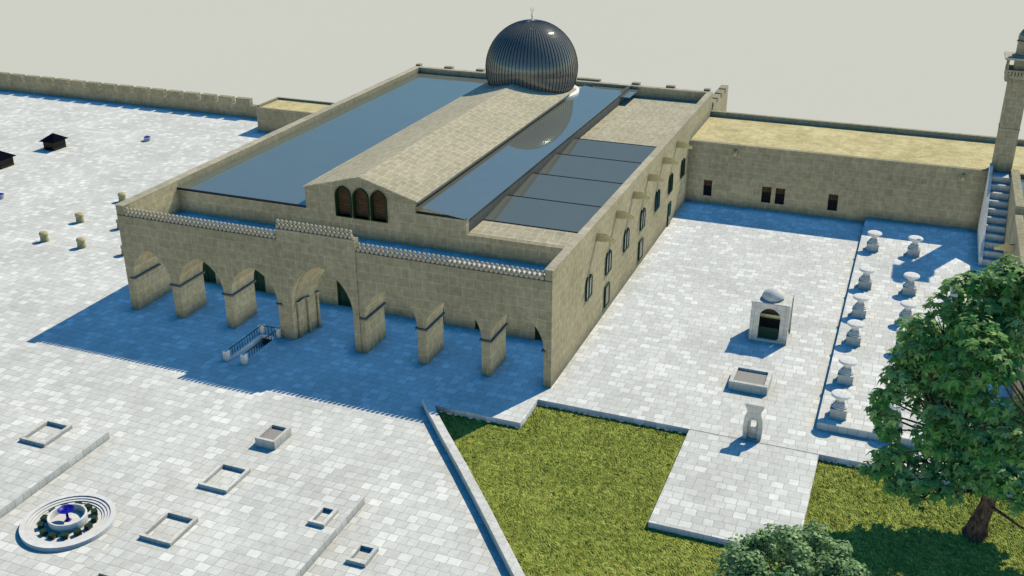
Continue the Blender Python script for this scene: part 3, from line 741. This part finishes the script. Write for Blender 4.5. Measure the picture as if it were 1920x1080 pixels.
for i in range(13):
    a = 2 * math.pi * i / 13
    lab = 'dark green and brown seat around the fountain basin, ' + where[i]
    x, y = FX + 2.25 * math.cos(a), FY + 2.25 * math.sin(a)
    if s1 is None:
        s1 = thing('stool', lab, 'seat', (0, 0, .06), 'small seats around the fountain basin')
        obj('block', boxes((-.2, .2, -.27, .27, .064, .42)), 'seatbrown', s1)
        obj('seat', boxes((-.23, .23, -.3, .3, .424, .5)), 'seatgreen', s1)
        obj('backrest', boxes((-.26, -.18, -.3, .3, .1, .36)), 'seatgreen', s1)
        s1.location = (x, y, .06); s1.rotation_euler = (0, 0, a)
    else: dup(s1, (x, y, .06), label=lab, rotz=a)

# ------------------------------------------------------------------ stairwell in front of the portal
SW = thing('stairwell', 'sunken stairwell with white kerb walls and green railings in front of the portal', 'stairwell', (20.4, -3.7, 0))
part('kerb_wall', prism([(-7.1, -3.0), (-.35, -3.0), (-.35, .18), (-7.1, .18)], [], 'x', 19.18, 19.54), 'whitetrim', SW)
part('kerb_wall', prism([(-7.1, -3.0), (-.35, -3.0), (-.35, .03), (-7.1, .03)], [], 'x', 21.36, 21.72), 'concrete', SW)
part('lintel', boxes((19.54, 21.36, -.6, -.33, -.25, .18)), 'whitetrim', SW)
part('gate', boxes((19.54, 21.36, -.55, -.47, -1.9, -.26)), 'green', SW)
bm = BM()
for k in range(9): box(bm, 19.54, 21.36, -7.1 + k * .73, min(-.56, -7.1 + (k + 1) * .73 - .001), -3.1, -.10 - k * .13)
part('steps', bm, 'whitetrim', SW)
for (x, y) in ((18.98, -7.5), (21.35, -7.5), (18.98, -.35), (21.35, -.35)):
    part('corner_post', boxes((x, x + .58, y, y + .62, .004, 1.22)), 'concrete', SW, bevel=.03)
for x in (19.3, 21.6):
    bm = BM(); tube(bm, (x, -6.9, 1.12), (x, -.3, 1.12), .055); 
    for k in range(13): tube(bm, (x, -6.6 + k * .5, .16), (x, -6.6 + k * .5, 1.12), .035)
    part('railing', bm, 'railgreen', SW)
bm = BM(); tube(bm, (19.5, -.05, 1.12), (21.4, -.05, 1.12), .055)
for k in range(4): tube(bm, (19.7 + k * .48, -.05, .01), (19.7 + k * .48, -.05, 1.12), .035)
part('railing', bm, 'railgreen', SW)

# ------------------------------------------------------------------ far left plaza things
b0 = None
bl = [(-27.4, 14.2, 'squat yellow stone bollard at the front left of the group'), (-28.2, 22.4, 'squat yellow stone bollard standing behind the two front ones'), (-20.6, 14.2, 'squat yellow stone bollard in the front, right of the leftmost'), (-12.9, 14.4, 'squat yellow stone bollard just left of the facade corner, lowest of the three half hidden'), (-20.5, 22.5, 'squat yellow stone bollard half hidden left of the mosque parapet, middle one'), (-28.5, 32.4, 'squat yellow stone bollard peeking over the left parapet corner')]
for x, y, lab in bl:
    if b0 is None:
        b0 = thing('bollard', lab, 'bollard', (0, 0, 0), 'yellow stone bollards left of the mosque')
        bm = BM(); lathe(bm, [(.62, .004), (.6, .3), (.56, .7), (.56, 1.0)], 0, 0, 20); obj('body', bm, 'bollard', b0)
        bm = BM(); lathe(bm, [(.6, 1.0), (.64, 1.12), (.62, 1.3), (.52, 1.45), (.3, 1.52), (.03, 1.54)], 0, 0, 20); obj('cap', bm, 'bollard', b0, smooth=True)
        b0.location = (x, y, 0)
    else: dup(b0, (x, y, 0), label=lab)
def hut(x0, y0, lab):
    t = thing('guard_hut', lab, 'hut', (x0 + 1.25, y0 + 1.5, 0), 'dark square huts on the far plaza')
    obj('wall', boxes((x0, x0 + 2.5, y0, y0 + 3.0, .004, 1.65)), 'hutwall', t)
    obj('door', boxes((x0 + .4, x0 + 1.9, y0 - .04, y0 - .002, .01, .6)), 'black', t)
    bm = BM(); e = .5
    v = [bm.verts.new(p) for p in ((x0 - e, y0 - e, 1.66), (x0 + 2.5 + e, y0 - e, 1.66), (x0 + 2.5 + e, y0 + 3 + e, 1.66), (x0 - e, y0 + 3 + e, 1.66), (x0 + 1.25, y0 + 1.5, 2.95))]
    bm.faces.new((v[3], v[2], v[1], v[0]))
    for i in range(4): bm.faces.new((v[i], v[(i + 1) % 4], v[4]))
    obj('roof', bm, 'black', t)
hut(-61.6, 50.4, 'small dark hut with black pyramid roof standing alone on the far plaza')
hut(-62.2, 38.2, 'small dark hut with black pyramid roof cut off by the left edge')
w0 = None
for x, y, lab in ((-47.6, 62.3, 'tiny white drum with blue top far back on the plaza'), (-48.0, 26.4, 'tiny white drum with blue top at the left edge of the picture')):
    if w0 is None:
        w0 = thing('water_fountain', lab, 'drinking fountain', (0, 0, 0), 'small blue-topped drinking fountains')
        bm = BM(); lathe(bm, [(.72, .004), (.66, .1), (.66, .62), (.75, .7)], 0, 0, 16); obj('drum', bm, 'concrete', w0)
        bm = BM(); lathe(bm, [(.6, .7), (.6, .76), (.3, .86), (.12, .9), (.05, 1.05)], 0, 0, 16); obj('blue_top', bm, 'blue', w0)
        w0.location = (x, y, 0)
    else: dup(w0, (x, y, 0), label=lab)

# ------------------------------------------------------------------ trees
def leaf_shape(kind):
    if kind == 'maple':
        pts = [(0, -.15)]
        ang = [(-150, .30), (-120, .62), (-95, .42), (-62, .92), (-30, .55), (0, 1.15), (30, .55), (62, .92), (95, .42), (120, .62), (150, .30)]
        return [(r * math.sin(R(a)), r * math.cos(R(a))) for a, r in ang]
    return [(r * math.sin(R(a)), r * math.cos(R(a))) for a, r in ((-150, .35), (-70, .6), (-25, .8), (0, 1.0), (25, .8), (70, .6), (150, .35))]
def add_leaf(bm, lay, p, nrm, spin, size, shape, tone, droop):
    n = nrm.normalized(); u = n.orthogonal().normalized(); w = n.cross(u)
    cu, su = math.cos(spin), math.sin(spin); a = u * cu + w * su; b = n.cross(a)
    c = bm.verts.new(p)
    vs = []
    for x, y in shape:
        rr = x * x + y * y
        vs.append(bm.verts.new(p + (a * x + b * y) * size - n * (droop * rr * size)))
    for i in range(len(vs) - 1):
        f = bm.faces.new((c, vs[i], vs[i + 1]))
        for l in f.loops: l[lay] = (tone, tone, tone, 1)
def tree(name, label, base, h, clumps, leaf, kind, mat, leaves, trunk_r, split, rg, group=None):
    t = thing(name, label, 'tree', base, group)
    B = Vector(base)
    bm = BM()
    # trunk with a bend
    P = [B + Vector((0, 0, -.1)), B + Vector((.15, .05, split * .3)), B + Vector((.55, .1, split * .62)), B + Vector((.6, .0, split))]
    rad = [trunk_r * 1.15, trunk_r * .88, trunk_r * .72, trunk_r * .8]
    seg = 20; prev = None
    for k in range(13):
        tt = k / 12 * 3; i = min(2, int(tt)); f = tt - i
        c = P[i].lerp(P[i + 1], f); rr = rad[i] * (1 - f) + rad[i + 1] * f
        if k == 0: rr *= 1.25
        ring = []
        for s in range(seg):
            a = 2 * math.pi * s / seg; q = rr * (1 + .10 * math.sin(a * 3 + k * .5) + .06 * math.sin(a * 7 + k) + rg.uniform(-.04, .04))
            ring.append(bm.verts.new(c + Vector((q * math.cos(a), q * math.sin(a), 0))))
        if prev:
            for s in range(seg): bm.faces.new((prev[s], prev[(s + 1) % seg], ring[(s + 1) % seg], ring[s]))
        prev = ring
    top = P[-1]
    mains = []
    for k in range(7):
        a = k * 2 * math.pi / 7 + rg.uniform(-.3, .3)
        e = top + Vector((math.cos(a) * h * .16, math.sin(a) * h * .16, h * rg.uniform(.12, .3)))
        m = top.lerp(e, .5) + Vector((rg.uniform(-.3, .3), rg.uniform(-.3, .3), -.2))
        tube(bm, top - Vector((0, 0, .5)), m, trunk_r * .42, trunk_r * .33, 8); tube(bm, m, e, trunk_r * .33, trunk_r * .24, 8); mains.append(e)
    for c, r in clumps:
        if c.z < top.z + 1.5:
            f = min(1, max(.45, (c.z - B.z) / (split + .01))); e = B.lerp(top, f) if f < 1 else top.copy()
            if rg.random() < .45 and leaf > .3:
                e = min([top] + [q for q, _ in clumps if (q - c).length > .1 and (q - top).length < (c - top).length], key=lambda q: (q - c).length)
        else: e = min(mains, key=lambda q: (q - c).length)
        m = e.lerp(c, .5) + Vector((rg.uniform(-.4, .4), rg.uniform(-.4, .4), rg.uniform(-.6, .1)))
        tube(bm, e, m, trunk_r * .2, trunk_r * .12, 6); tube(bm, m, c, trunk_r * .12, .05, 5)
        for q in range(3):
            d = Vector((rg.gauss(0, 1), rg.gauss(0, 1), rg.gauss(.2, .6))).normalized()
            tube(bm, m.lerp(c, .6), c + d * r * .75, .06, .02, 4)
    obj('trunk', bm, 'bark', t, smooth=True, recalc=False)
    bm = BM(); lay = bm.loops.layers.color.new('tone'); shp = leaf_shape(kind)
    for c, r in clumps:
        n = int(leaves * (r / 2.0) ** 2); ct = rg.uniform(-.18, .18)
        for _ in range(n):
            d = Vector((rg.gauss(0, 1), rg.gauss(0, 1), rg.gauss(.15, .9))).normalized()
            rr = r * (rg.random() ** .35)
            p = c + Vector((d.x * rr, d.y * rr, d.z * rr * .72))
            nn = (d * .8 + Vector((0, 0, .9)) + Vector((rg.uniform(-.5, .5), rg.uniform(-.5, .5), rg.uniform(-.3, .3)))).normalized()
            tone = min(1, max(0, .45 + ct + .3 * d.z + rg.uniform(-.28, .28)))  # upper leaves of a clump coloured lighter, painting in light from above
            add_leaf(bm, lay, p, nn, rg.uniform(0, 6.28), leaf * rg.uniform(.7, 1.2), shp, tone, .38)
    obj('crown', bm, mat, t, recalc=False)
    return t
rg = random.Random(21)
TB = Vector((98.8, -9.9, -.65))
cl = []
ctr = TB + Vector((1.2, 0, 15.2)); rx, rz = 9.0, 9.6
# an uneven, tiered crown
tries = 0
while len(cl) < 105 and tries < 6000:
    tries += 1
    d = Vector((rg.gauss(0, 1), rg.gauss(0, 1), rg.gauss(0, 1))).normalized()
    f = rg.choice((.97, .92, .86, .78)) * rg.uniform(.93, 1.04)
    zz = d.z
    w = 1.0 if zz < .2 else 1.0 - .30 * (zz - .2)
    p = ctr + Vector((d.x * rx * f * w, d.y * rx * f * w, zz * rz * f))
    if p.z < TB.z + 5.2 or (p.z < TB.z + 8.2 and p.y < TB.y - 2.5 and abs(p.x - TB.x - .5) < 2.8): continue
    if any((p - q).length < 1.6 for q, _ in cl): continue
    cl.append((p, rg.uniform(1.5, 2.35)))
# the low hanging tier on the left and a few drooping sprays
for dx, dy, z, r in ((-9.3, -1, 4.6, 1.1), (-8.2, -.5, 4.9, 1.35), (-6.9, 0, 4.6, 1.3), (-5.6, -1, 4.4, 1.4), (-4.2, -1.5, 4.6, 1.4), (-3.0, -2, 4.5, 1.3), (-1.6, -1, 6.0, 1.2), (.8, -1, 6.6, 1.3), (2.6, -2, 5.0, 1.5), (4.6, -2.6, 4.4, 1.4), (-7.3, -1.2, 3.6, .9), (-4.9, -2.2, 3.2, .8), (5.6, -3.8, 2.9, 1.1), (-5.0, 0, 22.4, 1.5), (-3.6, 0, 23.1, 1.6), (-2.0, 0, 23.6, 1.7), (0, 0, 23.9, 1.8), (2, 0, 23.7, 1.8), (-5.9, 0, 20.5, 1.6), (-7.2, 0, 18.5, 1.5), (-6.6, -1, 16.8, 1.5), (-8.1, -.4, 16.2, 1.3), (-8.6, -.3, 5.6, 1.1), (-7.5, .6, 5.8, 1.2), (-6.0, .8, 5.5, 1.3), (-4.4, .2, 5.4, 1.4), (-2.4, 0, 5.6, 1.4), (-6.4, -1.6, 4.0, 1.1), (-8.4, 0, 8.3, 1.4), (-8.9, -1, 10.4, 1.5), (-8.7, -1.5, 12.4, 1.4), (-7.6, -2, 7.2, 1.4), (-8.0, 0, 14.6, 1.4), (-9.2, 1, 9.2, 1.1), (-9.6, 0, 11.4, 1.0), (-8.6, 1, 13.0, 1.2)):
    cl.append((TB + Vector((dx, dy, z + .6)), r))
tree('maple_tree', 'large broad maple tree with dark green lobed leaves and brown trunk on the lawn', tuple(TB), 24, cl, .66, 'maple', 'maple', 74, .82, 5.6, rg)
rg = random.Random(5)
TB = Vector((85.2, -33.5, -.65)); cl = []; tries = 0
ctr = TB + Vector((.5, 0, 7.75))
while len(cl) < 105 and tries < 9000:
    tries += 1
    d = Vector((rg.gauss(0, 1), rg.gauss(0, 1), abs(rg.gauss(0, .8)))).normalized()
    f = rg.choice((1.0, .93, .75)) * rg.uniform(.92, 1.04)
    p = ctr + Vector((d.x * 5.2 * f, d.y * 5.2 * f, d.z * 4.6 * f))
    if any((p - q).length < .98 for q, _ in cl): continue
    cl.append((p, rg.uniform(.75, 1.15)))
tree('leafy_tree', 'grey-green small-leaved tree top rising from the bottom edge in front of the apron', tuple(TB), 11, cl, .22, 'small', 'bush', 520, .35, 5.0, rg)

# ------------------------------------------------------------------ camera, light, world
cam = bpy.data.cameras.new('Camera'); co = bpy.data.objects.new('Camera', cam); COL.objects.link(co)
co.location = (88.477, -95.052, 57.016); co.rotation_euler = (1.14887483, 0.000326, 0.371004)
cam.sensor_width = 36; cam.lens = 1980.03 / 1920 * 36; cam.clip_end = 40000; cam.clip_start = .5
sc.camera = co
sdir = Vector((.40, .86, 1.0)).normalized()
el = math.asin(sdir.z); az = math.atan2(sdir.x, sdir.y)
s = bpy.data.lights.new('Sun', 'SUN'); so = bpy.data.objects.new('Sun', s); COL.objects.link(so)
s.energy = 4.2; s.angle = R(.5); s.color = (1.0, .885, .65)
so.rotation_euler = sdir.to_track_quat('Z', 'Y').to_euler(); so.location = (120, 120, 120)
w = bpy.data.worlds.new('World'); sc.world = w; w.use_nodes = True
nt = w.node_tree; nt.nodes.clear()
out = nt.nodes.new('ShaderNodeOutputWorld'); bg = nt.nodes.new('ShaderNodeBackground')
sky = nt.nodes.new('ShaderNodeTexSky'); sky.sky_type = 'NISHITA'; sky.sun_disc = False
sky.sun_elevation = el; sky.sun_rotation = az; sky.altitude = 700; sky.air_density = 1.0; sky.dust_density = .6; sky.ozone_density = 3.0
hs = nt.nodes.new('ShaderNodeHueSaturation'); hs.inputs['Saturation'].default_value = 1.4; hs.inputs['Value'].default_value = .122
nt.links.new(sky.outputs[0], hs.inputs['Color']); tcw = nt.nodes.new('ShaderNodeTexCoord'); sx = nt.nodes.new('ShaderNodeSeparateXYZ'); nt.links.new(tcw.outputs['Generated'], sx.inputs[0])
rw = nt.nodes.new('ShaderNodeMapRange'); rw.inputs[1].default_value = -.03; rw.inputs[2].default_value = .03; nt.links.new(sx.outputs[2], rw.inputs[0])
mw = nt.nodes.new('ShaderNodeMix'); mw.data_type = 'RGBA'; nt.links.new(rw.outputs[0], mw.inputs[0]); mw.inputs[6].default_value = (1.12, 1.03, .83, 1)   # haze and sunlit ground seen below the horizon
tint = nt.nodes.new('ShaderNodeMix'); tint.data_type = 'RGBA'; tint.blend_type = 'MULTIPLY'; tint.inputs[0].default_value = 1; tint.inputs[7].default_value = (.96, 1.08, .97, 1)
nt.links.new(hs.outputs[0], tint.inputs[6]); nt.links.new(tint.outputs[2], mw.inputs[7]); nt.links.new(mw.outputs[2], bg.inputs[0]); bg.inputs[1].default_value = 1.0
nt.links.new(bg.outputs[0], out.inputs[0])
sc.render.engine = 'CYCLES'
sc.cycles.use_fast_gi = True; sc.cycles.fast_gi_method = 'REPLACE'; sc.cycles.ao_bounces_render = 1; sc.cycles.ao_bounces = 1
w.light_settings.distance = 2.2; w.light_settings.ao_factor = 1.0
sc.cycles.max_bounces = 6; sc.cycles.use_denoising = True
sc.view_settings.view_transform = 'Standard'; sc.view_settings.look = 'None'; sc.view_settings.exposure = 0; sc.view_settings.gamma = 1
